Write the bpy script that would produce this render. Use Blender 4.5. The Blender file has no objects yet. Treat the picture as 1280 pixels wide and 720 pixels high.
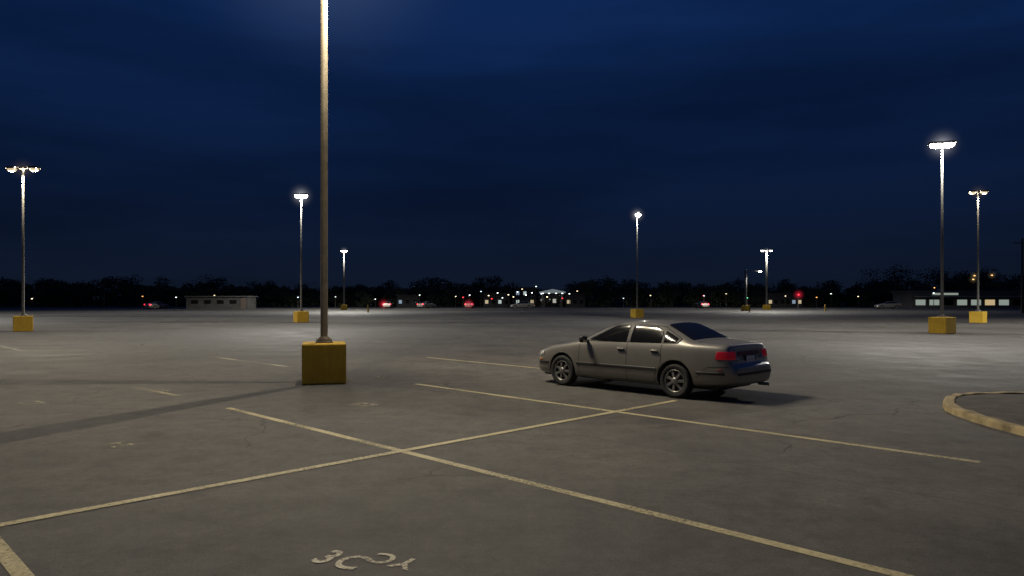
import bpy, bmesh, math, random
from mathutils import Vector, Matrix
random.seed(7)
S = bpy.context.scene
S.view_settings.view_transform = 'Standard'
S.view_settings.look = 'None'
S.view_settings.exposure = 0

# ------------------------------------------------------------ helpers
def link(o, parent=None):
    S.collection.objects.link(o)
    if parent: o.parent = parent
    return o

def empty(name, loc=(0,0,0), rz=0):
    o = bpy.data.objects.new(name, None); o.location = loc; o.rotation_euler = (0,0,rz)
    o.empty_display_size = .3
    return link(o)

def mesh_obj(name, verts, faces, mat=None, parent=None, smooth=False):
    me = bpy.data.meshes.new(name); me.from_pydata(verts, [], faces); me.update()
    if mat: me.materials.append(mat)
    if smooth:
        for p in me.polygons: p.use_smooth = True
    return link(bpy.data.objects.new(name, me), parent)

def bm_obj(name, bm, mat=None, parent=None, smooth=False):
    me = bpy.data.meshes.new(name); bm.to_mesh(me); bm.free()
    if mat: me.materials.append(mat)
    if smooth:
        for p in me.polygons: p.use_smooth = True
    return link(bpy.data.objects.new(name, me), parent)

def box(name, c, s, mat, parent=None, bevel=0.0, rz=0, seg=2):
    bm = bmesh.new(); bmesh.ops.create_cube(bm, size=1)
    for v in bm.verts: v.co = Vector((v.co.x*s[0], v.co.y*s[1], v.co.z*s[2]))
    if bevel: bmesh.ops.bevel(bm, geom=bm.edges[:], offset=bevel, segments=seg, affect='EDGES', profile=.5)
    o = bm_obj(name, bm, mat, parent); o.location = c; o.rotation_euler = (0,0,rz)
    return o

def lathe(name, prof, mat, parent=None, n=32, axis='z', smooth=True):
    vs=[];fs=[]
    for r,h in prof:
        for i in range(n):
            a=2*math.pi*i/n
            if axis=='z': vs.append((r*math.cos(a), r*math.sin(a), h))
            else: vs.append((r*math.cos(a), h, r*math.sin(a)))
    for j in range(len(prof)-1):
        for i in range(n):
            a=j*n+i; b=j*n+(i+1)%n
            fs.append((a,b,b+n,a+n))
    return mesh_obj(name, vs, fs, mat, parent, smooth)

class NT:
    def __init__(s, tree): s.t=tree; s.n=tree.nodes; s.l=tree.links
    def new(s, typ, **kw):
        nd=s.n.new(typ)
        for k,v in kw.items():
            if k.startswith('_'): setattr(nd,k[1:],v)
            else: nd.inputs[k.replace('__',' ')].default_value=v
        return nd
    def link(s,a,b): s.l.new(a,b)
    def math(s, op, a, b=None, c=None, clamp=False):
        nd=s.n.new('ShaderNodeMath'); nd.operation=op; nd.use_clamp=clamp
        for i,x in enumerate((a,b,c)):
            if x is None: continue
            if isinstance(x,(int,float)): nd.inputs[i].default_value=x
            else: s.l.new(x, nd.inputs[i])
        return nd.outputs[0]
    def noise(s, vec, scale, detail=4, rough=.5):
        nd=s.n.new('ShaderNodeTexNoise'); nd.inputs['Scale'].default_value=scale
        nd.inputs['Detail'].default_value=detail; nd.inputs['Roughness'].default_value=rough
        s.l.new(vec, nd.inputs['Vector']); return nd.outputs['Fac']
    def ramp(s, fac, stops):
        nd=s.n.new('ShaderNodeValToRGB'); cr=nd.color_ramp
        while len(cr.elements)<len(stops): cr.elements.new(.5)
        for e,(p,c) in zip(cr.elements,stops):
            e.position=p; e.color=(c[0],c[1],c[2],1) if isinstance(c,tuple) else (c,c,c,1)
        s.l.new(fac, nd.inputs[0]); return nd.outputs[0]
    def mix(s, fac, a, b, mode='MIX'):
        nd=s.n.new('ShaderNodeMix'); nd.data_type='RGBA'; nd.blend_type=mode
        for sock,x in ((nd.inputs[0],fac),(nd.inputs[6],a),(nd.inputs[7],b)):
            if isinstance(x,(int,float)): sock.default_value=x
            elif isinstance(x,tuple): sock.default_value=(x[0],x[1],x[2],1)
            else: s.l.new(x,sock)
        return nd.outputs[2]

def mat(name, col, rough=.6, metal=0, var=.0, vscale=5, bump=0, bscale=40, coat=0, emit=None, estr=0, spec=.5):
    m=bpy.data.materials.new(name); m.use_nodes=True
    t=NT(m.node_tree); b=m.node_tree.nodes['Principled BSDF']
    b.inputs['Roughness'].default_value=rough; b.inputs['Metallic'].default_value=metal
    b.inputs['Coat Weight'].default_value=coat; b.inputs['Specular IOR Level'].default_value=spec
    b.inputs['Coat Roughness'].default_value=.12
    tc=t.n.new('ShaderNodeTexCoord').outputs['Object']
    if var>0:
        f=t.noise(tc,vscale,6,.6)
        lo=tuple(c*(1-var) for c in col); hi=tuple(min(1,c*(1+var)) for c in col)
        t.link(t.ramp(f,[(.3,lo),(.7,hi)]), b.inputs['Base Color'])
    else: b.inputs['Base Color'].default_value=(*col,1)
    if bump>0:
        bn=t.new('ShaderNodeBump',Strength=bump,Distance=.01)
        t.link(t.noise(tc,bscale,4),bn.inputs['Height']); t.link(bn.outputs[0],b.inputs['Normal'])
    if emit:
        b.inputs['Emission Color'].default_value=(*emit,1); b.inputs['Emission Strength'].default_value=estr
    return m

# ------------------------------------------------------------ materials
def asphalt_mat():
    m=bpy.data.materials.new('worn_asphalt'); m.use_nodes=True
    t=NT(m.node_tree); b=t.n['Principled BSDF']
    tc=t.n.new('ShaderNodeTexCoord').outputs['Object']
    big=t.noise(tc,.09,5,.55); mid=t.noise(tc,.7,6,.6); fine=t.noise(tc,55,3,.7); grain=t.noise(tc,220,2,.6)
    base=t.ramp(big,[(.3,(.060,.056,.051)),(.5,(.086,.081,.074)),(.72,(.116,.109,.099))])
    mm=t.ramp(mid,[(.25,.66),(.5,1.0),(.8,1.24)])
    c=t.mix(1.0,base,mm,'MULTIPLY')
    b2=t.ramp(t.noise(tc,2.6,5,.65),[(.3,.76),(.5,1.0),(.72,1.20)])
    c=t.mix(1.0,c,b2,'MULTIPLY')
    b3_=t.ramp(t.noise(tc,11,4,.7),[(.3,.82),(.5,1.0),(.72,1.16)])
    c=t.mix(1.0,c,b3_,'MULTIPLY')
    fm=t.ramp(fine,[(.3,.66),(.55,1.0),(.75,1.45)])
    c=t.mix(.9,c,fm,'MULTIPLY')
    gm=t.ramp(grain,[(.3,.5),(.5,1.0),(.72,1.6)])
    c=t.mix(.9,c,gm,'MULTIPLY')
    dn=t.n.new('ShaderNodeTexNoise'); dn.inputs['Scale'].default_value=1.3; dn.inputs['Detail'].default_value=6
    t.link(tc,dn.inputs['Vector'])
    va=t.n.new('ShaderNodeVectorMath'); va.operation='MULTIPLY_ADD'
    t.link(dn.outputs['Color'],va.inputs[0]); va.inputs[1].default_value=(.9,.9,0); t.link(tc,va.inputs[2])
    def crack(scale,w,mscale,lo):
        vo=t.n.new('ShaderNodeTexVoronoi'); vo.feature='DISTANCE_TO_EDGE'; vo.inputs['Scale'].default_value=scale
        t.link(va.outputs[0],vo.inputs['Vector'])
        line=t.math('LESS_THAN',vo.outputs['Distance'],w)
        msk=t.math('GREATER_THAN',t.noise(tc,mscale,3),lo)
        return t.math('MULTIPLY',line,msk)
    ck=crack(.22,.0022,.25,.50)
    c=t.mix(t.math('MULTIPLY',ck,.6),c,(.02,.019,.018))
    mq=t.n.new('ShaderNodeMapping'); mq.inputs['Rotation'].default_value=(0,0,math.radians(45)); mq.inputs['Scale'].default_value=(.13,.21,1)
    t.link(tc,mq.inputs['Vector'])
    vq=t.n.new('ShaderNodeTexVoronoi'); vq.distance='CHEBYCHEV'; vq.inputs['Scale'].default_value=1.0; vq.inputs['Randomness'].default_value=.8
    t.link(mq.outputs[0],vq.inputs['Vector'])
    sq=t.n.new('ShaderNodeSeparateColor'); t.link(vq.outputs['Color'],sq.inputs[0])
    pm_=t.ramp(sq.outputs[0],[(.0,.88),(.5,1.0),(1.0,1.10)])
    c=t.mix(1.0,c,pm_,'MULTIPLY')
    st=t.noise(tc,.9,3,.5)
    stm=t.ramp(st,[(.62,0.0),(.80,.6)])
    c=t.mix(stm,c,(.028,.027,.025))
    sx=t.n.new('ShaderNodeMapping'); sx.inputs['Rotation'].default_value=(0,0,math.radians(45))
    t.link(tc,sx.inputs['Vector'])
    sp=t.n.new('ShaderNodeSeparateXYZ'); t.link(sx.outputs[0],sp.inputs[0])
    wob=t.math('MULTIPLY',t.noise(tc,3,3),.08)
    fr=t.math('PINGPONG',t.math('ADD',sp.outputs[1],wob),3.7)
    sl=t.math('LESS_THAN',fr,.014)
    c=t.mix(t.math('MULTIPLY',sl,.35),c,(.025,.024,.022))
    t.link(c,b.inputs['Base Color'])
    t.link(t.ramp(mid,[(.3,.74),(.7,.92)]),b.inputs['Roughness'])
    b.inputs['Specular IOR Level'].default_value=.28
    bn=t.new('ShaderNodeBump',Strength=.5,Distance=.006)
    t.link(t.math('SUBTRACT',t.math('ADD',fine,grain),ck),bn.inputs['Height']); t.link(bn.outputs[0],b.inputs['Normal'])
    return m

def paint_mat(name, col, wear=.46, soft=.12):
    m=bpy.data.materials.new(name); m.use_nodes=True
    t=NT(m.node_tree); b=t.n['Principled BSDF']; out=t.n['Material Output']
    tc=t.n.new('ShaderNodeTexCoord').outputs['Object']
    f1=t.noise(tc,.8,3); f2=t.noise(tc,28,6,.75)
    f=t.math('ADD',t.math('MULTIPLY',f1,.45),t.math('MULTIPLY',f2,.55))
    a=t.ramp(f,[(wear-soft,0.0),(wear+soft,.95)])
    b.inputs['Base Color'].default_value=(*col,1); b.inputs['Roughness'].default_value=.7
    cc=t.mix(t.math('MULTIPLY',t.noise(tc,9,4),.6),col,tuple(x*.45 for x in col))
    t.link(cc,b.inputs['Base Color'])
    tr=t.n.new('ShaderNodeBsdfTransparent'); mx=t.n.new('ShaderNodeMixShader')
    t.link(a,mx.inputs[0]); t.link(tr.outputs[0],mx.inputs[1]); t.link(b.outputs[0],mx.inputs[2])
    t.link(mx.outputs[0],out.inputs['Surface'])
    return m

M_ASPH=asphalt_mat()
M_LINE=paint_mat('worn_yellow_paint',(.52,.45,.25),.43,.13)
M_FAINT=paint_mat('faded_yellow_paint',(.36,.32,.20),.50,.10)
M_MARK=paint_mat('worn_stencil_paint',(.60,.54,.38),.48,.10)
M_GRASS=mat('dark_grass',(.035,.045,.02),.95,var=.4,vscale=.3)
M_FOL=mat('dark_foliage',(.035,.045,.025),.95,var=.5,vscale=.4)
M_BARK=mat('bark',(.05,.04,.03),.95)
M_POLE=mat('weathered_bronze_pole',(.17,.14,.09),.6,.1,var=.2,vscale=6)
M_POLEG=mat('galvanised_pole',(.085,.08,.07),.65,.0,var=.15,vscale=6)
M_HOUS=mat('lamp_housing',(.05,.045,.04),.5,.2)
M_STEEL=mat('steel_bolt',(.3,.28,.25),.5,.8)

def base_mat():
    m=bpy.data.materials.new('yellow_painted_concrete'); m.use_nodes=True
    t=NT(m.node_tree); b=t.n['Principled BSDF']
    tc=t.n.new('ShaderNodeTexCoord').outputs['Object']
    n1=t.noise(tc,2.2,6,.65); n2=t.noise(tc,14,6,.7)
    c=t.ramp(n1,[(.3,(.52,.31,.02)),(.55,(.60,.375,.028)),(.8,(.64,.42,.05))])
    mp=t.n.new('ShaderNodeMapping'); mp.inputs['Scale'].default_value=(9,9,.8); t.link(tc,mp.inputs['Vector'])
    streak=t.ramp(t.noise(mp.outputs[0],1.2,4,.6),[(.45,1.0),(.8,.75)])
    c=t.mix(1,c,streak,'MULTIPLY')
    chip=t.ramp(n2,[(.69,0.0),(.72,1.0)])
    c=t.mix(t.math('MULTIPLY',chip,.5),c,(.20,.18,.15))
    t.link(c,b.inputs['Base Color']); b.inputs['Roughness'].default_value=.75
    bn=t.new('ShaderNodeBump',Strength=.4,Distance=.01); t.link(n2,bn.inputs['Height']); t.link(bn.outputs[0],b.inputs['Normal'])
    return m
M_BASE=base_mat()

def emis(name,col,s,bc=.05):
    m=bpy.data.materials.new(name); m.use_nodes=True
    t=NT(m.node_tree); b=t.n['Principled BSDF']
    b.inputs['Base Color'].default_value=(bc,bc,bc,1)
    b.inputs['Emission Color'].default_value=(*col,1); b.inputs['Emission Strength'].default_value=s
    return m
M_LENS=emis('lit_lamp_lens',(1,.97,.86),16)
M_LENS_DIM=emis('dim_lamp_lens',(1,.78,.45),.7,.01)
M_REDL=emis('lit_red_lens',(1,.02,.04),6)

def glow_mat(name,col,s,p=3.2):  # emission-only volume, imitates bloom around a light; it glows by itself
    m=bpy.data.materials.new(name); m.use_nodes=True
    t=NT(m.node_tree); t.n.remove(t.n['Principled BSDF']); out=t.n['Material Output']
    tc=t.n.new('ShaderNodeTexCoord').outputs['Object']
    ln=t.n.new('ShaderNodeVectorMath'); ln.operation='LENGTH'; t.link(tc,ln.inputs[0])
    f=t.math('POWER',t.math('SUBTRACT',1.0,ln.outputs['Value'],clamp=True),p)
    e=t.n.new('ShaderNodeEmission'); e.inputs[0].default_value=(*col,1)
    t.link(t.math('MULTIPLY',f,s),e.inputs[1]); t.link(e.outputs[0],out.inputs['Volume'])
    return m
M_GLOW=glow_mat('glow_volume',(.9,.93,1.0),.8,5.0)
M_GLOWW=glow_mat('glow_volume_warm',(1,.75,.4),.12,3.5)
M_GLOWN=glow_mat('glow_volume_soft',(.55,.75,1.0),.030,2.0)
M_GLOWR=glow_mat('glow_volume_red',(1,.03,.07),.8,3.6)

def glow_sphere(parent, loc, R, m):  # added self-glowing sphere around a light source
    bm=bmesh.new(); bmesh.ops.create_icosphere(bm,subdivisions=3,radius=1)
    o=bm_obj('glow_volume',bm,m,parent,True); o.location=loc; o.scale=(R,R,R)
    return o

# ------------------------------------------------------------ world
w=bpy.data.worlds.new('World'); S.world=w; w.use_nodes=True
t=NT(w.node_tree); bg=t.n['Background']
tc=t.n.new('ShaderNodeTexCoord').outputs['Generated']
sp=t.n.new('ShaderNodeSeparateXYZ'); t.link(tc,sp.inputs[0])
grad=t.ramp(sp.outputs[2],[(0,(.0045,.0078,.0165)),(.06,(.0036,.0075,.0205)),(.18,(.0029,.0096,.036)),(.36,(.0038,.0165,.070)),(.7,(.003,.016,.075))])
mp=t.n.new('ShaderNodeMapping'); mp.inputs['Rotation'].default_value=(0,math.radians(-14),0); mp.inputs['Scale'].default_value=(1.0,1.0,6.5)
mp.inputs['Location'].default_value=(.35,0,.2)
t.link(tc,mp.inputs['Vector'])
cl=t.noise(mp.outputs[0],1.35,5,.5)
clm=t.ramp(cl,[(.36,.64),(.5,.92),(.62,1.2)])
skyc=t.mix(1,grad,clm,'MULTIPLY')
t.link(skyc,bg.inputs['Color']); bg.inputs['Strength'].default_value=1.0

# ------------------------------------------------------------ ground
mesh_obj('ground',[(-1800,-600,-.03),(1800,-600,-.03),(1800,3000,-.03),(-1800,3000,-.03)],[(0,1,2,3)],M_GRASS)
mesh_obj('parking_lot',[(-190,-60,0),(190,-60,0),(190,150,0),(-190,150,0)],[(0,1,2,3)],M_ASPH)

lines=bmesh.new()
def strip(bm,a,b,wd,z=.004,n=1):
    a=Vector((a[0],a[1],z)); b=Vector((b[0],b[1],z)); d=(b-a).normalized(); s=Vector((-d.y,d.x,0))*wd/2
    vs=[bm.verts.new(p) for p in (a-s,b-s,b+s,a+s)]; bm.faces.new(vs)
mn=[((-4.70,11.91),(5.2,2.02)),((-2.04,15.28),(5.16,7.94)),((-4.1,5.6),(0.2,1.3)),((-2.60,22.2),(0.9,18.55))]
for a,b in mn: strip(lines,a,b,.11,.004)
strip(lines,(-8.9,.85),(2.9,12.75),.11,.008)
strip(lines,(-14,-4.1),(-9.1,.65),.11,.008)
bm_obj('parking_lines',lines,M_LINE)
fl=bmesh.new()
for a,b in [((-7.6,14.6),(-6.2,13.4)),((-9.5,22.6),(-6.0,19.2)),((-17,20.4),(-11.5,26)),((-8.2,33),(-4.0,28.8)),
            ((6,34),(12,28)),((14,33),(19,28)),((10,45),(18,37)),((-22,30),(-17,25)),((-2,44),(5,37)),((20,28),(26,22)),((0,30.5),(3.8,26.7))]:
    strip(fl,a,b,.13,.004)
bm_obj('faded_parking_lines',fl,M_FAINT)

def stencil(txt,x,y,size,rz,m,stretch=1.0,mir=1):
    cu=bpy.data.curves.new('t','FONT'); cu.body=txt; cu.size=size; cu.align_x='CENTER'; cu.align_y='CENTER'; cu.space_character=1.15
    cu.offset=.006
    o=bpy.data.objects.new('t',cu); S.collection.objects.link(o)
    dg=bpy.context.evaluated_depsgraph_get(); me=bpy.data.meshes.new_from_object(o.evaluated_get(dg))
    bpy.data.objects.remove(o)
    me.materials.clear(); me.materials.append(m)
    ob=bpy.data.objects.new('stall_number',me); link(ob); ob.location=(x,y,.006); ob.rotation_euler=(0,0,rz); ob.scale=(1,stretch,1)
stencil('3C',-1.18,4.95,.30,math.radians(-28),M_MARK,1.15)
stencil('YC',-.81,4.95,.26,math.radians(152),M_MARK,1.0)
for (x,y,s,tx) in [(-2.52,12.27,.8,'28'),(-4.85,8.9,.6,'24'),(-8.3,12.46,.8,'22'),(-6.9,14.1,.7,'25'),(-3.1,16.6,.7,'30'),(5.5,6.4,.4,'29')]:
    stencil(tx,x,y,s*.6,math.radians(140),M_FAINT,1.0)

# kerbed island
pts=[(6.75,6.0),(6.72,9.4),(6.76,10.5),(6.95,11.5),(7.3,12.2),(7.75,12.8),(8.3,13.12),(9.3,13.2),(12,13.0),(19,12.4),(19,5.0),(7.6,5.0),(7.0,5.3)]
def catmull(p,n=4):
    out=[]
    for i in range(len(p)):
        a,b,c,d=[Vector(p[(i+k)%len(p)]) for k in (-1,0,1,2)]
        for k in range(n):
            u=k/n; out.append(.5*((2*b)+(c-a)*u+(2*a-5*b+4*c-d)*u*u+(3*b-a-3*c+d)*u**3))
    return out
cp=[Vector(q) for q in catmull(pts[:9],5)[:41]]+[Vector(q) for q in pts[9:]]
isl=empty('kerbed_island')
def inset(P,d):
    out=[]
    for i,p in enumerate(P):
        tdir=(P[(i+1)%len(P)]-P[i-1]).normalized(); nrm=Vector((tdir.y,-tdir.x)); out.append(p+nrm*d)
    return out
prof=[(0,0),(.012,.085),(.035,.105),(.15,.105),(.17,.10),(.17,.05)]
vs=[];fs=[];N=len(cp)
for d,z in prof:
    for i,q in enumerate(inset(cp,d)):
        j=.006*math.sin(i*2.3); vs.append((q.x+j,q.y-j,z+(.009*math.sin(i*1.7) if z>.06 else 0)))
for k in range(len(prof)-1):
    for i in range(N):
        fs.append((k*N+i,k*N+(i+1)%N,(k+1)*N+(i+1)%N,(k+1)*N+i))
M_KERB=mat('worn_kerb_concrete',(.24,.19,.10),.9,var=.55,vscale=3,bump=.6,bscale=25)
mesh_obj('kerb',vs,fs,M_KERB,isl)
ins=inset(cp,.168)
mesh_obj('island_soil',[(q.x,q.y,.085) for q in ins],[tuple(range(N))],mat('soil',(.05,.044,.035),.95,var=.5,vscale=3,bump=.8,bscale=20),isl)

# ------------------------------------------------------------ street lamps
def lamp_light(parent,loc,power,col,rad=.05,cut=(.22,.58),clampz=.28,ex=1.5):
    L=bpy.data.lights.new('lamp_light','POINT'); L.energy=power; L.color=col; L.shadow_soft_size=rad
    L.use_nodes=True; t=NT(L.node_tree); em=[n for n in t.n if n.type=='EMISSION'][0]
    g=t.n.new('ShaderNodeNewGeometry'); s=t.n.new('ShaderNodeSeparateXYZ'); t.link(g.outputs['Incoming'],s.inputs[0])
    z=t.math('ABSOLUTE',s.outputs[2])
    bw=t.math('POWER',t.math('MAXIMUM',z,clampz),-ex)
    mr=t.n.new('ShaderNodeMapRange'); mr.interpolation_type='SMOOTHSTEP'
    mr.inputs['From Min'].default_value=cut[0]; mr.inputs['From Max'].default_value=cut[1]; t.link(z,mr.inputs['Value'])
    dip=t.math('SUBTRACT',1.0,t.math('MULTIPLY',t.math('POWER',z,40),.75))
    t.link(t.math('MULTIPLY',t.math('MULTIPLY',bw,t.math('ADD',mr.outputs[0],.02)),dip),em.inputs['Strength'])
    o=bpy.data.objects.new('lamp_light',L); link(o,parent); o.location=loc

def street_lamp(x,y,h,heads,power,col=(1,.9,.72),lens=None,base=(.94,.86),rz=0,r0=.08,r1=.045,pm=None,glow=None,arm=.7,name='street_lamp',rad=.05,ls=(.26,.18,.13),**kw):
    e=empty(name,(x,y,0)); pm=pm or M_POLE; lens=lens or M_LENS
    bw,bh=base
    box('concrete_base',(0,0,bh/2),(bw,bw,bh),M_BASE,e,.035,rz,3)
    box('base_plate',(0,0,bh+.0125),(.36,.36,.03),M_STEEL,e,.004,rz)
    for i in range(4):
        a=rz+math.pi/4+i*math.pi/2
        o=lathe('anchor_bolt',[(.0,.07),(.022,.07),(.022,0)],M_STEEL,e,8); o.location=(.2*math.cos(a),.2*math.sin(a),bh+.028)
    lathe('pole',[(r0+.05,bh+.028),(r0+.045,bh+.10),(r0+.004,bh+.13),(r0,bh+.14),((r0+r1)/2,h*.5),(r1,h+.12),(0,h+.14)],pm,e,20)
    for hd in heads:
        dx,dy=hd[0],hd[1]; wgt=hd[2] if len(hd)>2 else 1
        ar=hd[3] if len(hd)>3 else arm
        d=Vector((dx,dy,0)).normalized(); ang=math.atan2(d.y,d.x)
        box('arm',d*(ar*.5)+Vector((0,0,h+.02)),(ar,.06,.08),pm,e,.008,ang)
        box('lamp_housing',d*(ar+.2)+Vector((0,0,h+.05)),(ls[0]*2.2,ls[1]*2.1,.12),M_HOUS,e,.03,ang)
        bm=bmesh.new(); bmesh.ops.create_uvsphere(bm,u_segments=20,v_segments=10,radius=1)
        for v in bm.verts: v.co=Vector((v.co.x*ls[0],v.co.y*ls[1],v.co.z*ls[2]))
        o=bm_obj('lens',bm,lens,e,True); o.location=d*(ar+.2)+Vector((0,0,h-.055)); o.rotation_euler=(0,0,ang)
        if power>0: lamp_light(e,d*(ar+.3)+Vector((0,0,h-.30)),power*wgt,col,rad,**kw)
    if glow: glow_sphere(e,(0,0,h-.05),glow[0],glow[1])
    return e

WARM=(1,.88,.67); NEUT=(1,.96,.86)
P=1700
street_lamp(-4.07,15.60,10.0,[(1,0.0,1.4,.8),(.38,.92,1.3,1.1),(-.05,-1,.5,1.7)],P*.84,WARM,base=(.91,.86),rz=math.radians(14.7),r0=.078,r1=.072,rad=.012,ex=1.2,cut=(.12,.45))
glow_sphere(bpy.data.objects['street_lamp'],(0,0,10.2),3.9,M_GLOWN)  # added glow imitating bloom at the near pole top
street_lamp(22.7,38,10,[(-.8,.3),(.8,-.3)],P*1.6,NEUT,rz=.5,pm=M_POLEG,glow=(1.35,M_GLOW),arm=.06,ls=(.33,.24,.17))
street_lamp(35.6,55,10,[(-1,.2),(1,-.2)],P*.25,WARM,lens=M_LENS_DIM,rz=.7,glow=(.9,M_GLOWW),arm=.2,pm=M_POLEG)
street_lamp(-27.5,40.5,9.15,[(-1,.05),(1,-.05)],P*.6,WARM,lens=M_LENS_DIM,rz=.6,glow=(.9,M_GLOWW),arm=.45,pm=M_POLEG,cut=(.12,.45))
street_lamp(-16.4,56,9.9,[(-1,.1),(1,-.1)],P*1.3,NEUT,rz=.6,glow=(1.4,M_GLOW),arm=.02,pm=M_POLEG,ls=(.30,.26,.20),cut=(.15,.5))
street_lamp(12.1,69.6,10,[(.2,-1)],P*.7,NEUT,rz=.4,glow=(1.2,M_GLOW),arm=.05,pm=M_POLEG,ls=(.28,.28,.22))
street_lamp(-28,120,9.9,[(-1,0),(1,0)],P*2.2,NEUT,rz=.4,glow=(1.1,M_GLOW),arm=.1,pm=M_POLEG,r0=.14,r1=.09,cut=(.1,.4))
street_lamp(42.8,121,10,[(-1,0),(1,0)],P*1.4,NEUT,rz=.4,glow=(.9,M_GLOW),arm=.5,pm=M_POLEG,r0=.17,r1=.14,cut=(.1,.4))
street_lamp(35.7,110,6.1,[(1,0)],P*.3,NEUT,rz=.4,glow=None,arm=2.0,pm=M_POLEG,r0=.17,r1=.17)
# unseen lamps added beyond the frame edges to brighten the lot
street_lamp(50,44,10,[(-1,0),(1,0)],P*1.5,NEUT,rz=.4,arm=.4)
street_lamp(-62,75,10,[(-1,0),(1,0)],P*1.6,NEUT,rz=.4,arm=.4,cut=(.1,.4))

# ------------------------------------------------------------ CAR
M_PAINT=mat('silver_beige_paint',(.215,.205,.18),.38,.45,var=.05,vscale=3,coat=.5)
M_GLASS=mat('tinted_window_glass',(.006,.006,.006),.12,0,spec=.2)
M_BLACK=mat('black_trim',(.015,.015,.015),.6)
M_SEAM=mat('panel_gap',(.01,.01,.01),.9)
M_TYRE=mat('tyre_rubber',(.02,.02,.02),.85,bump=.3,bscale=60)
M_RIM=mat('alloy_rim',(.30,.29,.27),.4,.75)
M_RED=mat('tail_lamp_red',(.30,.010,.018),.15,coat=.8,emit=(1,.02,.03),estr=.05)  # lamps are off; faint emission stands in for street light on the red
M_REDD=mat('rear_reflector_red',(.10,.006,.01),.3,coat=.3)
M_AMB=mat('amber_reflector',(.4,.14,.02),.2,coat=.5)
M_CLR=mat('clear_lamp_lens',(.4,.4,.38),.12,.3,coat=.8)
M_PLATE=mat('number_plate',(.5,.52,.55),.4,var=.2,vscale=30)
M_CHR=mat('chrome',(.6,.6,.6),.15,1)

def Wd(W,x,zb,sh,belt,p6,p7,p8):
    return (x,[(max(W-.25,.2),zb),(W-.055,zb+.02),(W-.012,zb+.17),(W,.56 if sh>.62 else sh-.1),(W-.018,sh),belt,p6,p7,(0,p8)])
st=[]
def A(x,W,zb,sh,belt,p6,p7,p8): st.append(Wd(W,x,zb,sh,belt,p6,p7,p8))
A(2.31,.50,.24,.50,(.45,.555),(.38,.575),(.22,.585),.59)
A(2.27,.62,.22,.53,(.58,.60),(.48,.64),(.28,.655),.66)
A(2.12,.745,.20,.62,(.71,.68),(.60,.73),(.36,.755),.765)
A(1.80,.82,.20,.70,(.785,.775),(.68,.82),(.42,.845),.855)
A(1.35,.855,.20,.76,(.81,.85),(.70,.89),(.45,.915),.925)
A(.99,.868,.19,.79,(.82,.90),(.745,.945),(.5,.975),.99)
A(.92,.870,.19,.79,(.82,.905),(.735,.965),(.5,1.0),1.015)
A(.52,.874,.19,.80,(.825,.925),(.69,1.15),(.51,1.20),1.225)
A(.14,.875,.19,.81,(.828,.935),(.645,1.29),(.52,1.345),1.37)
A(-.35,.875,.19,.82,(.828,.95),(.63,1.32),(.50,1.375),1.40)
A(-.96,.873,.19,.83,(.825,.965),(.63,1.30),(.50,1.355),1.38)
A(-1.09,.87,.19,.835,(.822,.97),(.64,1.27),(.50,1.315),1.34)
A(-1.38,.862,.20,.84,(.815,.975),(.67,1.155),(.51,1.19),1.21)
A(-1.64,.85,.22,.84,(.80,.985),(.70,1.035),(.5,1.055),1.065)
A(-1.74,.845,.22,.84,(.795,.985),(.69,1.02),(.48,1.035),1.04)
A(-2.12,.80,.25,.83,(.755,.975),(.65,1.01),(.42,1.025),1.03)
A(-2.28,.765,.27,.82,(.725,.965),(.62,1.005),(.40,1.02),1.025)
A(-2.345,.735,.28,.80,(.69,.92),(.60,.955),(.38,.965),.97)
A(-2.385,.72,.28,.60,(.675,.635),(.58,.65),(.36,.655),.66)
A(-2.46,.69,.29,.585,(.645,.615),(.55,.63),(.34,.635),.64)
A(-2.495,.58,.31,.53,(.53,.56),(.44,.57),(.28,.575),.58)

bm=bmesh.new(); rings=[]
for x,ps in st:
    ring=[bm.verts.new((x,y,z)) for y,z in ps]+[bm.verts.new((x,-y,z)) for y,z in reversed(ps[:-1])]
    rings.append(ring)
n=len(rings[0])
for a,b in zip(rings,rings[1:]):
    for i in range(n): bm.faces.new((a[i],a[(i+1)%n],b[(i+1)%n],b[i]))
bm.faces.new(rings[0]); bm.faces.new(list(reversed(rings[-1])))
bmesh.ops.recalc_face_normals(bm,faces=bm.faces[:])
body0=bm_obj('tmp',bm,M_PAINT)
body0.modifiers.new('s','SUBSURF').levels=3
body0.modifiers['s'].render_levels=3
dg=bpy.context.evaluated_depsgraph_get()
full=bpy.data.meshes.new_from_object(body0.evaluated_get(dg))
for p in full.polygons: p.use_smooth=True
bpy.data.objects.remove(body0)

car=empty('parked_car',(2.60,14.62,0),math.radians(134.5))
WX=(1.37,-1.35); WZ=.315
def cut_arches(me):
    ob=bpy.data.objects.new('tmpb',me); S.collection.objects.link(ob); cs=[]
    for wx in WX:
        for s in (1,-1):
            b=bmesh.new(); bmesh.ops.create_cone(b,cap_ends=True,segments=48,radius1=.365,radius2=.365,depth=.5)
            bmesh.ops.rotate(b,verts=b.verts,matrix=Matrix.Rotation(math.pi/2,3,'X'))
            c=bm_obj('cut',b,M_BLACK); c.location=(wx,s*.84,WZ+.015); cs.append(c)
            md=ob.modifiers.new('b','BOOLEAN'); md.operation='DIFFERENCE'; md.object=c; md.solver='EXACT'; md.material_mode='TRANSFER'
    bpy.context.view_layer.update()
    dg=bpy.context.evaluated_depsgraph_get(); r=bpy.data.meshes.new_from_object(ob.evaluated_get(dg))
    for c in cs: bpy.data.objects.remove(c)
    bpy.data.objects.remove(ob); return r
bodym=cut_arches(full)
body=bpy.data.objects.new('body',bodym); link(body,car)
for p in bodym.polygons: p.use_smooth=True

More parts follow.
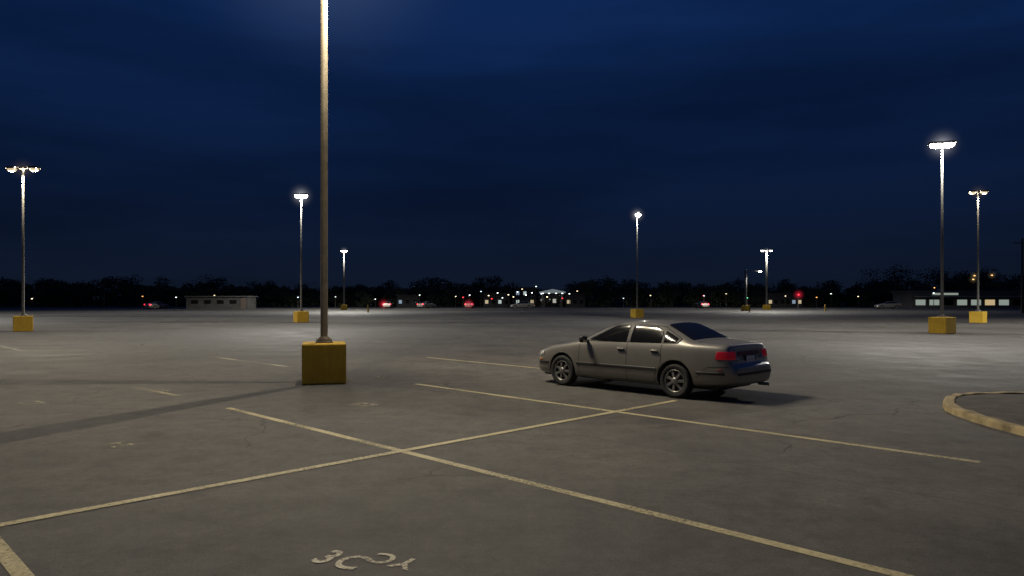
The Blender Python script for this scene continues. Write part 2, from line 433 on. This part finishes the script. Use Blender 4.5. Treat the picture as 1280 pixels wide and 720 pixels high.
def region(name,poly,plane,m,off=.004,bounds=(),r=0.03,thick=True):
    P=[Vector(p) for p in poly]
    ar=sum(P[i].x*P[(i+1)%len(P)].y-P[(i+1)%len(P)].x*P[i].y for i in range(len(P)))
    if ar<0: P.reverse()
    if r>0:
        Q=[]
        for i in range(len(P)):
            a,b,c=P[i-1],P[i],P[(i+1)%len(P)]
            ra=min(r,(a-b).length*.45,(c-b).length*.45)
            p0=b+(a-b).normalized()*ra; p1=b+(c-b).normalized()*ra
            for k in range(5):
                u=k/4; Q.append((1-u)**2*p0+2*u*(1-u)*b+u*u*p1)
        P=Q
    b=bmesh.new(); b.from_mesh(full)
    ax={'xz':(0,2),'xy':(0,1),'yz':(1,2)}[plane]
    def cutp(co,no):
        bmesh.ops.bisect_plane(b,geom=b.verts[:]+b.edges[:]+b.faces[:],plane_co=co,plane_no=no,clear_outer=True,dist=1e-6)
    for co,no in bounds: cutp(Vector(co),Vector(no))
    for i in range(len(P)):
        a,c=P[i],P[(i+1)%len(P)]; d=c-a
        if d.length<1e-5: continue
        co=Vector((0,0,0)); no=Vector((0,0,0)); co[ax[0]]=a.x; co[ax[1]]=a.y; no[ax[0]]=d.y; no[ax[1]]=-d.x
        cutp(co,no.normalized())
        if not b.faces: break
    b.normal_update()
    nr={v:v.normal.copy() for v in b.verts}
    for v in b.verts: v.co+=nr[v]*off
    if thick:
        be=[e for e in b.edges if e.is_boundary]
        g=bmesh.ops.extrude_edge_only(b,edges=be)
        for v in g['geom']:
            if isinstance(v,bmesh.types.BMVert):
                src=min((e.other_vert(v) for e in v.link_edges),key=lambda q:(q.co-v.co).length)
                v.co-=nr.get(src,Vector((0,0,0)))*(off*1.4)
    return bm_obj(name,b,m,car,True)

L=lambda s:[((0,0.05*s,0),(0,-s,0))]
for s in (1,-1):
    B=L(s)
    region('window_surround',[(.83,.955),(.12,1.305),(-.45,1.325),(-1.02,1.295),(-1.46,1.075),(-1.40,.99)],'xz',M_BLACK,.003,B,.05)
    region('front_door_glass',[(.68,.985),(.10,1.275),(-.25,1.295),(-.25,.975)],'xz',M_GLASS,.008,B,.03)
    region('rear_door_glass',[(-.335,.978),(-.335,1.295),(-.88,1.28),(-1.03,1.20),(-1.04,.995)],'xz',M_GLASS,.008,B,.03)
    region('quarter_glass',[(-1.09,1.0),(-1.08,1.21),(-1.38,1.08),(-1.34,1.01)],'xz',M_GLASS,.008,B,.02)
    g=.005
    for xs,z0,z1 in ((.90,.30,.90),(-.29,.26,.955),(-1.06,.60,.965)):
        region('door_gap',[(xs-g,z0),(xs+g,z0),(xs+g,z1),(xs-g,z1)],'xz',M_SEAM,.0015,B,0,False)
    region('door_gap',[(-1.06-g,.60),(-1.06+g,.60),(-.93+g,.40),(-.93-g,.40)],'xz',M_SEAM,.0015,B,0,False)
    region('door_gap',[(-.93-g,.26),(-.93+g,.26),(-.93+g,.40),(-.93-g,.40)],'xz',M_SEAM,.0015,B,0,False)
    region('sill_gap',[(.90,.255),(.90,.265),(-.93,.265),(-.93,.255)],'xz',M_SEAM,.0015,B,0,False)
    region('bumper_gap',[(-2.0,.60),(-2.0,.61),(-2.36,.625),(-2.36,.615)],'xz',M_SEAM,.002,B,0,False)
    region('bumper_gap',[(-2.0,.60),(-1.99,.60),(-1.78,.40),(-1.79,.40)],'xz',M_SEAM,.002,B,0,False)
    region('side_moulding',[(.96,.475),(.96,.53),(-.96,.535),(-.96,.48)],'xz',M_BLACK,.010,B,.01)
    region('side_moulding',[(2.1,.44),(2.1,.48),(1.77,.49),(1.77,.445)],'xz',M_BLACK,.010,B,.01)
    region('side_moulding',[(-1.78,.475),(-1.78,.52),(-2.3,.52),(-2.3,.475)],'xz',M_BLACK,.010,B,.01)
    region('tail_lamp',[(-2.13,.745),(-2.16,.885),(-2.40,.885),(-2.40,.745)],'xz',M_RED,.010,[((0,.50*s,0),(0,-s,0))],.03)
    region('reversing_lamp',[(s*.40,.735),(s*.40,.79),(s*.49,.79),(s*.49,.735)],'yz',M_CLR,.012,[((-2.2,0,0),(1,0,0))],.01)
    region('head_lamp',[(2.32,.55),(1.93,.62),(1.93,.715),(2.32,.66)],'xz',M_CLR,.008,[((0,.36*s,0),(0,-s,0))],.03)
    region('side_marker',[(-2.17,.555),(-2.17,.58),(-2.27,.58),(-2.27,.555)],'xz',M_REDD,.012,B,.01)
    region('side_marker',[(2.08,.50),(2.08,.54),(1.97,.54),(1.97,.50)],'xz',M_AMB,.012,B,.01)
    for hx in (-.16,-.92):
        box('door_handle',(hx,s*.868,.845),(.17,.03,.032),M_PAINT,car,.012)
        box('handle_recess',(hx,s*.858,.835),(.12,.02,.05),M_BLACK,car,.008)
    box('wing_mirror',(.70,s*.955,1.0),(.10,.20,.135),M_BLACK,car,.04,s*.12,4)
    box('mirror_glass',(.648,s*.958,1.0),(.006,.16,.10),M_CHR,car,.002,s*.12)
    box('mirror_stalk',(.70,s*.85,.955),(.07,.10,.05),M_BLACK,car,.015)
region('windscreen',[(.90,-.67),(.90,.67),(.20,.54),(.20,-.54)],'xy',M_GLASS,.006,[((0,0,.9),(0,0,-1))],.06)
region('rear_window',[(-1.62,-.63),(-1.62,.63),(-1.03,.53),(-1.03,-.53)],'xy',M_GLASS,.006,[((0,0,.9),(0,0,-1))],.07)
region('bonnet_gap',[(.93,-.72),(.93,.72),(.945,.72),(.945,-.72)],'xy',M_SEAM,.004,[((0,0,.8),(0,0,-1))],0,False)
region('boot_gap',[(-1.71,-.63),(-1.71,.63),(-1.722,.63),(-1.722,-.63)],'xy',M_SEAM,.002,[((0,0,.9),(0,0,-1))],0,False)
for s in (1,-1):
    region('boot_gap',[(-1.72,s*.62),(-1.72,s*.632),(-2.3,s*.582),(-2.3,s*.57)],'xy',M_SEAM,.002,[((0,0,.9),(0,0,-1))],0,False)
    region('bonnet_gap',[(1.0,s*.70),(1.0,s*.712),(2.1,s*.60),(2.1,s*.588)],'xy',M_SEAM,.002,[((0,0,.6),(0,0,-1))],0,False)
    region('boot_gap',[(s*.495,.66),(s*.503,.66),(s*.503,.95),(s*.495,.95)],'yz',M_SEAM,.002,[((-2.2,0,0),(1,0,0))],0,False)
region('grille',[(-.32,.56),(.32,.56),(.32,.635),(-.32,.635)],'yz',M_BLACK,.008,[((2.1,0,0),(-1,0,0))],.02)
region('lower_intake',[(-.42,.30),(.42,.30),(.42,.40),(-.42,.40)],'yz',M_BLACK,.008,[((2.1,0,0),(-1,0,0))],.02)
region('rear_panel_trim',[(-.40,.80),(.40,.80),(.40,.875),(-.40,.875)],'yz',M_REDD,.008,[((-2.2,0,0),(1,0,0))],.02)
region('rear_bumper_moulding',[(-.62,.47),(.62,.47),(.62,.515),(-.62,.515)],'yz',M_BLACK,.010,[((-2.2,0,0),(1,0,0))],.01)
box('number_plate',(-2.395,0,.72),(.012,.31,.15),M_PLATE,car,.004)
box('plate_recess',(-2.385,0,.72),(.016,.40,.17),M_BLACK,car,.006)
box('underbody',(0,0,.24),(4.2,1.2,.12),M_BLACK,car,.03)
o=lathe('exhaust_pipe',[(.022,-.1),(.03,-.1),(.03,.1)],M_STEEL,car,16); o.rotation_euler=(0,math.pi/2,0); o.location=(-2.40,-.48,.25)

def wheel(wx,s):
    e=bpy.data.objects.new('wheel',None); link(e,car); e.location=(wx,s*.745,WZ); e.rotation_euler=(0,0.3*wx,0 if s>0 else math.pi)
    R=.315
    lathe('tyre',[(.205,-.095),(.27,-.105),(.30,-.098),(R-.003,-.075),(R,-.03),(R,.03),(R-.003,.075),(.30,.098),(.27,.105),(.215,.095),(.200,.08)],M_TYRE,e,48,'y')
    lathe('rim',[(.205,.094),(.20,.098),(.19,.09),(.183,.045),(.18,-.02),(.10,-.03),(0,-.03)],M_RIM,e,40,'y')
    bm=bmesh.new()
    for i in range(7):
        a=2*math.pi*i/7
        b=bmesh.ops.create_cube(bm,size=1)['verts']
        for v in b:
            rr=.045 if v.co.x<0 else .188; hw=(.024 if v.co.x<0 else .030); y=.055 if v.co.y<0 else (.095 if v.co.x<0 else .086)
            z=hw*(1 if v.co.z>0 else -1)
            v.co=Vector((rr*math.cos(a)-z*math.sin(a),y,rr*math.sin(a)+z*math.cos(a)))
    bmesh.ops.recalc_face_normals(bm,faces=bm.faces[:])
    bmesh.ops.bevel(bm,geom=bm.edges[:],offset=.006,segments=2,affect='EDGES')
    bm_obj('spokes',bm,M_RIM,e)
    lathe('hub_cap',[(.062,.06),(.062,.096),(.045,.106),(0,.108)],M_RIM,e,24,'y')
    bm=bmesh.new(); bmesh.ops.create_circle(bm,cap_ends=True,segments=32,radius=.181)
    bmesh.ops.rotate(bm,verts=bm.verts,matrix=Matrix.Rotation(-math.pi/2,3,'X'))
    o=bm_obj('brake_backplate',bm,M_BLACK,e); o.location=(0,.03,0)
for wx in WX:
    for s in (1,-1): wheel(wx,s)

def clone(src,name,loc,rz,paint=None,lit=None):
    e=empty(name,loc,rz)
    def rec(o,p):
        for c in o.children:
            d=c.copy(); S.collection.objects.link(d); d.parent=p
            if lit and c.name.startswith('tail_lamp'):
                d.data=c.data.copy(); d.data.materials[0]=lit
            rec(c,d)
    rec(src,e); return e
clone(car,'distant_car',(-66,134,0),math.radians(70),lit=M_REDL)
clone(car,'distant_car',(-24.5,142,0),math.radians(95),lit=M_REDL)
clone(car,'distant_car',(-17,144,0),math.radians(60),lit=M_REDL)
clone(car,'distant_car',(-8.4,142,0),math.radians(90),lit=M_REDL)
clone(car,'distant_car',(38,144,0),math.radians(92),lit=M_REDL)
clone(car,'distant_car',(2,142,0),math.radians(180))
clone(car,'distant_car',(72,138,0),math.radians(175))

# ------------------------------------------------------------ distant trees
import numpy as np
rng=np.random.default_rng(3)
V=[];F=[]
def blob(cx,cy,cz,rx,ry,rz,nq,sz):
    d=rng.normal(size=(nq,3)); d/=np.linalg.norm(d,axis=1)[:,None]
    r=rng.uniform(.3,1.0,nq)**.7
    p=d*r[:,None]*np.array([rx,ry,rz])+np.array([cx,cy,cz])
    A1=rng.normal(size=(nq,3)); A1/=np.linalg.norm(A1,axis=1)[:,None]
    B1=np.cross(A1,rng.normal(size=(nq,3))); B1/=np.linalg.norm(B1,axis=1)[:,None]
    sc=(sz*rng.uniform(.5,1.3,nq))[:,None]
    q=np.stack([p-A1*sc,p+B1*sc*.8,p+A1*sc,p-B1*sc*.8],1)
    q[:,:,2]=np.maximum(q[:,:,2],.02)
    i=len(V); V.extend(map(tuple,q.reshape(-1,3).tolist()))
    F.extend([(i+4*k,i+4*k+1,i+4*k+2,i+4*k+3) for k in range(nq)])
def trunk(x,y,h,r):
    i=len(V)
    for z,rr in ((0,r),(h,r*.5)):
        for k in range(5):
            a=k*1.2566; V.append((x+rr*math.cos(a),y+rr*math.sin(a),z))
    for k in range(5): F.append((i+k,i+(k+1)%5,i+5+(k+1)%5,i+5+k))
for row,(yy,hb) in enumerate(((172,4.6),(195,6.2),(225,7.6))):
    x=-230
    while x<240:
        u=x/yy
        h=hb*rng.uniform(.72,1.2)*(1+.15*math.sin(x*.05+row))
        if -.42<u<-.30: h*=1.1
        if u>.50: h*=1.35
        if .0<u<.09: h*=.55
        if .09<u<.2: h*=1.15
        y=yy+rng.uniform(-7,7); trunk(x,y,h*.6,.25)
        for k in range(6):
            blob(x+rng.uniform(-.4,.4)*h,y+rng.uniform(-1.5,1.5),h*rng.uniform(.35,.82),h*rng.uniform(.22,.36),h*.3,h*rng.uniform(.15,.25),120,.27)
        blob(x,y,.9,h*.5,1.5,1.3,60,.45)
        x+=h*rng.uniform(.42,.72)
mesh_obj('distant_trees',V,F,M_FOL)

# ------------------------------------------------------------ distant buildings
M_WALL=mat('pale_render_wall',(.30,.29,.27),.85,var=.15,vscale=1)
M_WALLD=mat('grey_block_wall',(.10,.097,.09),.85,var=.25,vscale=1)
M_WALLK=mat('dark_metal_siding',(.04,.038,.036),.8,var=.25,vscale=1)
M_ROOF=mat('dark_roof',(.05,.05,.05),.8)
M_WIN=emis('lit_shop_window',(.85,1,.88),.28)
M_WINW=emis('warm_lit_window',(1,.75,.4),.5)
M_DOOR=mat('door_brown',(.08,.06,.05),.6)
b1=empty('low_shed_building',(-54,134,0),.05)
box('walls',(0,0,1.1),(11,5,2.2),M_WALLK,b1)
box('roof',(0,0,2.3),(11.6,5.6,.2),M_ROOF,b1)
for i in range(4): box('window',(-4.0+i*2.3,-2.5,1.3),(1.2,.06,.7),M_GLASS,b1)
box('door',(4.7,-2.5,1.0),(.95,.06,2.0),M_DOOR,b1)
b2=empty('shop_building',(93,148,0),-.05)
box('walls',(0,0,1.6),(25,8,3.2),M_WALLD,b2)
box('roof',(0,0,3.35),(25.8,8.8,.3),M_WALLD,b2)
for i in range(9): box('window',(-10.8+i*2.7,-4.0,1.15),(1.9,.08,1.1),(M_WIN,M_WIN,M_GLASS,M_WIN,M_WIN,M_WINW,M_WIN,M_GLASS,M_WINW)[i],b2)
box('awning',(0,-4.9,2.3),(24,1.8,.14),M_WALL,b2)
box('fascia_sign',(-6,-4.06,2.85),(5,.1,.4),M_WIN,b2)
def lit_building(x,y,w_,h,cols,name='lit_building',wh=.8,ww=.7):
    e=empty(name,(x,y,0))
    box('walls',(0,0,h/2),(w_,5,h),M_WALLK,e); box('roof',(0,0,h+.1),(w_+.5,5.5,.2),M_ROOF,e)
    nn=max(2,int(w_/1.3)); fl_=max(1,int(h/2.2))
    for f in range(fl_):
        for i in range(nn):
            m_=cols[(i*7+f*3)%len(cols)]
            box('window',(-w_/2+w_*(i+.5)/nn,-2.52,1.2+f*2.0),(ww,.06,wh),m_,e)
    return e
WA=emis('window_cool',(.85,1,.95),.5); WB=emis('window_warm',(1,.8,.5),.5); WC=emis('window_blue',(.6,.8,1),.35)
lit_building(-3.5,166,6,3.0,[WB,M_GLASS,WA,M_GLASS])
lit_building(3.0,170,5,4.4,[WA,M_GLASS,M_GLASS,WC,WB])
lit_building(14.5,168,4.5,3.0,[WB,M_GLASS,M_GLASS])
lit_building(-24,168,5,2.6,[WC,M_GLASS,M_GLASS,M_GLASS])
lit_building(62,166,8,3.0,[WB,M_GLASS,M_GLASS,WC,M_GLASS])
b3=empty('petrol_station',(9.2,165,0))
vs=[(-2.9,-2.5,3.2),(2.9,-2.5,3.2),(2.9,2.5,3.2),(-2.9,2.5,3.2),(-2.9,-2.5,3.5),(2.9,-2.5,3.5),(2.9,2.5,3.5),(-2.9,2.5,3.5),(0,-2.5,4.1),(0,2.5,4.1)]
mesh_obj('peaked_canopy',vs,[(0,1,2,3),(0,1,5,8,4),(2,3,7,9,6),(1,2,6,5),(3,0,4,7),(4,8,9,7),(8,5,6,9)],emis('lit_canopy_fascia',(.8,.95,1),.16),b3)
for sx in (-2.2,-.8,.8,2.2): box('canopy_downlight',(sx,-1.8,3.13),(.35,.35,.12),emis('canopy_downlight',(.9,1,.97),4),b3)
for sx in (-2.2,2.2): box('column',(sx,0,1.57),(.3,.3,3.14),M_WALL,b3)
box('kiosk',(0,4.2,1.4),(6,3,2.8),M_WALLK,b3)
for i in range(4): box('kiosk_window',(-2.1+i*1.4,2.67,1.4),(.8,.05,.9),emis('lit_kiosk',(1,.97,.85),.4),b3)
for sx in (-2,2): box('fuel_pump',(sx,-1.2,.8),(.7,.5,1.6),M_DOOR,b3,.05)

def small_lamp(x,y,h,col,s,r=.18,glow=None,hr=1.2):
    e=empty('distant_lamp',(x,y,0))
    lathe('post',[(.07,0),(.05,h),(0,h)],M_BARK,e,8)
    bm=bmesh.new(); bmesh.ops.create_icosphere(bm,subdivisions=2,radius=r)
    for v in bm.verts: v.co.z*=.6
    o=bm_obj('lantern',bm,emis('lantern',col,s),e,True); o.location=(0,0,h)
    box('cap',(0,0,h+r*.62),(r*2,r*2,.05),M_HOUS,e)
    if glow: glow_sphere(e,(0,0,h),hr,glow)
W1=(.9,1,.95); W2=(1,.8,.5); W3=(.7,.85,1); RD=(1,.04,.05); OR=(1,.4,.1); GR=(.2,1,.5)
for x,y,h,c,s in [(-5.2,160,2.6,W2,5),(-3.2,160,3.2,W1,6),(-.8,160,2.8,W2,5),(1.2,158,3.4,W3,5),(3.1,160,2.7,W1,7),(5.3,158,4.6,W1,4),
                  (-2.1,158,2.1,W1,4),(.3,157,2.3,W2,4),(2.2,157,4.0,W2,3),(4.4,158,3.2,W1,5),(-6.8,158,3.5,W3,3),(6.4,157,3.0,W3,5),
                  (7.6,156,2.3,W2,6),(12.6,158,3.0,W1,5),(14.5,160,3.6,W2,3),(-9.4,160,2.7,W1,4),(-12.5,160,2.4,W2,3),
                  (-70,150,2.2,W1,3),(-100,150,1.9,W2,4),(-62,150,2.6,W2,2),(-38,155,2.3,W1,2),(24,155,2.0,W3,2),(47,158,3.0,W2,2),
                  (60,158,2.5,W2,2.5),(82,140,3.0,W1,3),(40,150,2.5,W1,2),(-44,148,2.2,W3,3),(-30,158,1.8,W1,3),
                  (-10.6,156,2.2,RD,5),(-4.4,156,1.9,RD,4),(10.9,156,2.0,RD,4),(41.5,156,2.6,RD,5),(66,156,2.2,OR,3),(70,158,3.0,W1,3),(75,156,2.4,W2,3),
                  (-58,152,2.0,RD,4),(-78,152,2.4,OR,2.5),(51,156,2.1,GR,2),(88,150,4.2,OR,3),(-20,156,2.7,W1,3),(30,156,2.6,W2,2.5)]:
    small_lamp(x,y,h,c,s,.15)
for x,y,h in [(106,165,7.2),(112,168,7.4),(102.5,160,6.2)]:
    small_lamp(x,y,h,(1,.5,.16),2.5,.2,M_GLOWW,1.4)
for i,(x,y,h) in enumerate([(58,146,2.4)]):
    e=empty('traffic_signal',(x,y,0))
    lathe('post',[(.08,0),(.07,h+.5),(0,h+.5)],M_POLEG,e,10)
    box('signal_head',(0,-.15,h),(.35,.25,1.0),M_BLACK,e,.04)
    for k,mm in enumerate((M_REDL,M_BLACK,M_BLACK)):
        o=lathe('lens',[(.0,-.3),(.13,-.29),(.13,-.27)],mm,e,14,'y'); o.location=(0,0,h+.3-k*.3)
    glow_sphere(e,(0,-.3,h+.3),1.5,M_GLOWR)
def car_glow(x,y,z,R):  # added red glow imitating bloom around the tail lamps
    par=[o for o in bpy.data.objects if o.name.startswith('distant_car') and o.parent is None and abs(o.location.x-x)<2]
    bpy.context.view_layer.update()
    h_=glow_sphere(par[0],(0,0,0),R,M_GLOWR); h_.location=par[0].matrix_world.inverted()@Vector((x,y,z))
car_glow(-24.9,139.6,.85,1.5); car_glow(-8.4,139.5,.85,1.5); car_glow(38,141.5,.85,.9)

def utility_pole(x,y,h):
    e=empty('utility_pole',(x,y,0))
    lathe('post',[(.16,0),(.11,h),(0,h)],M_BARK,e,12)
    box('crossarm',(0,0,h-.6),(2.2,.1,.12),M_BARK,e)
    for k in (-1,-.4,.4,1): 
        o=lathe('insulator',[(0,.16),(.04,.15),(.05,0)],M_POLEG,e,8); o.location=(k,0,h-.54)
utility_pole(64.5,91,9.5)
utility_pole(85,160,9.0)
utility_pole(-85,150,6.0)
for x,y in [(33,100),(47,108),(-20,100)]:
    e=empty('bollard',(x,y,0)); lathe('post',[(.11,0),(.11,.95),(.08,1.03),(0,1.05)],M_BASE,e,14); lathe('collar',[(.16,0),(.16,.06),(.11,.08)],M_BASE,e,14)

# ------------------------------------------------------------ camera
cd=bpy.data.cameras.new('camera'); cam=bpy.data.objects.new('camera',cd); link(cam)
cd.sensor_width=36; cd.lens=36*900/1280; cd.shift_y=14/1280; cd.clip_end=4000
cam.location=(0,0,1.8); cam.rotation_euler=(math.pi/2,0,0)
S.camera=cam
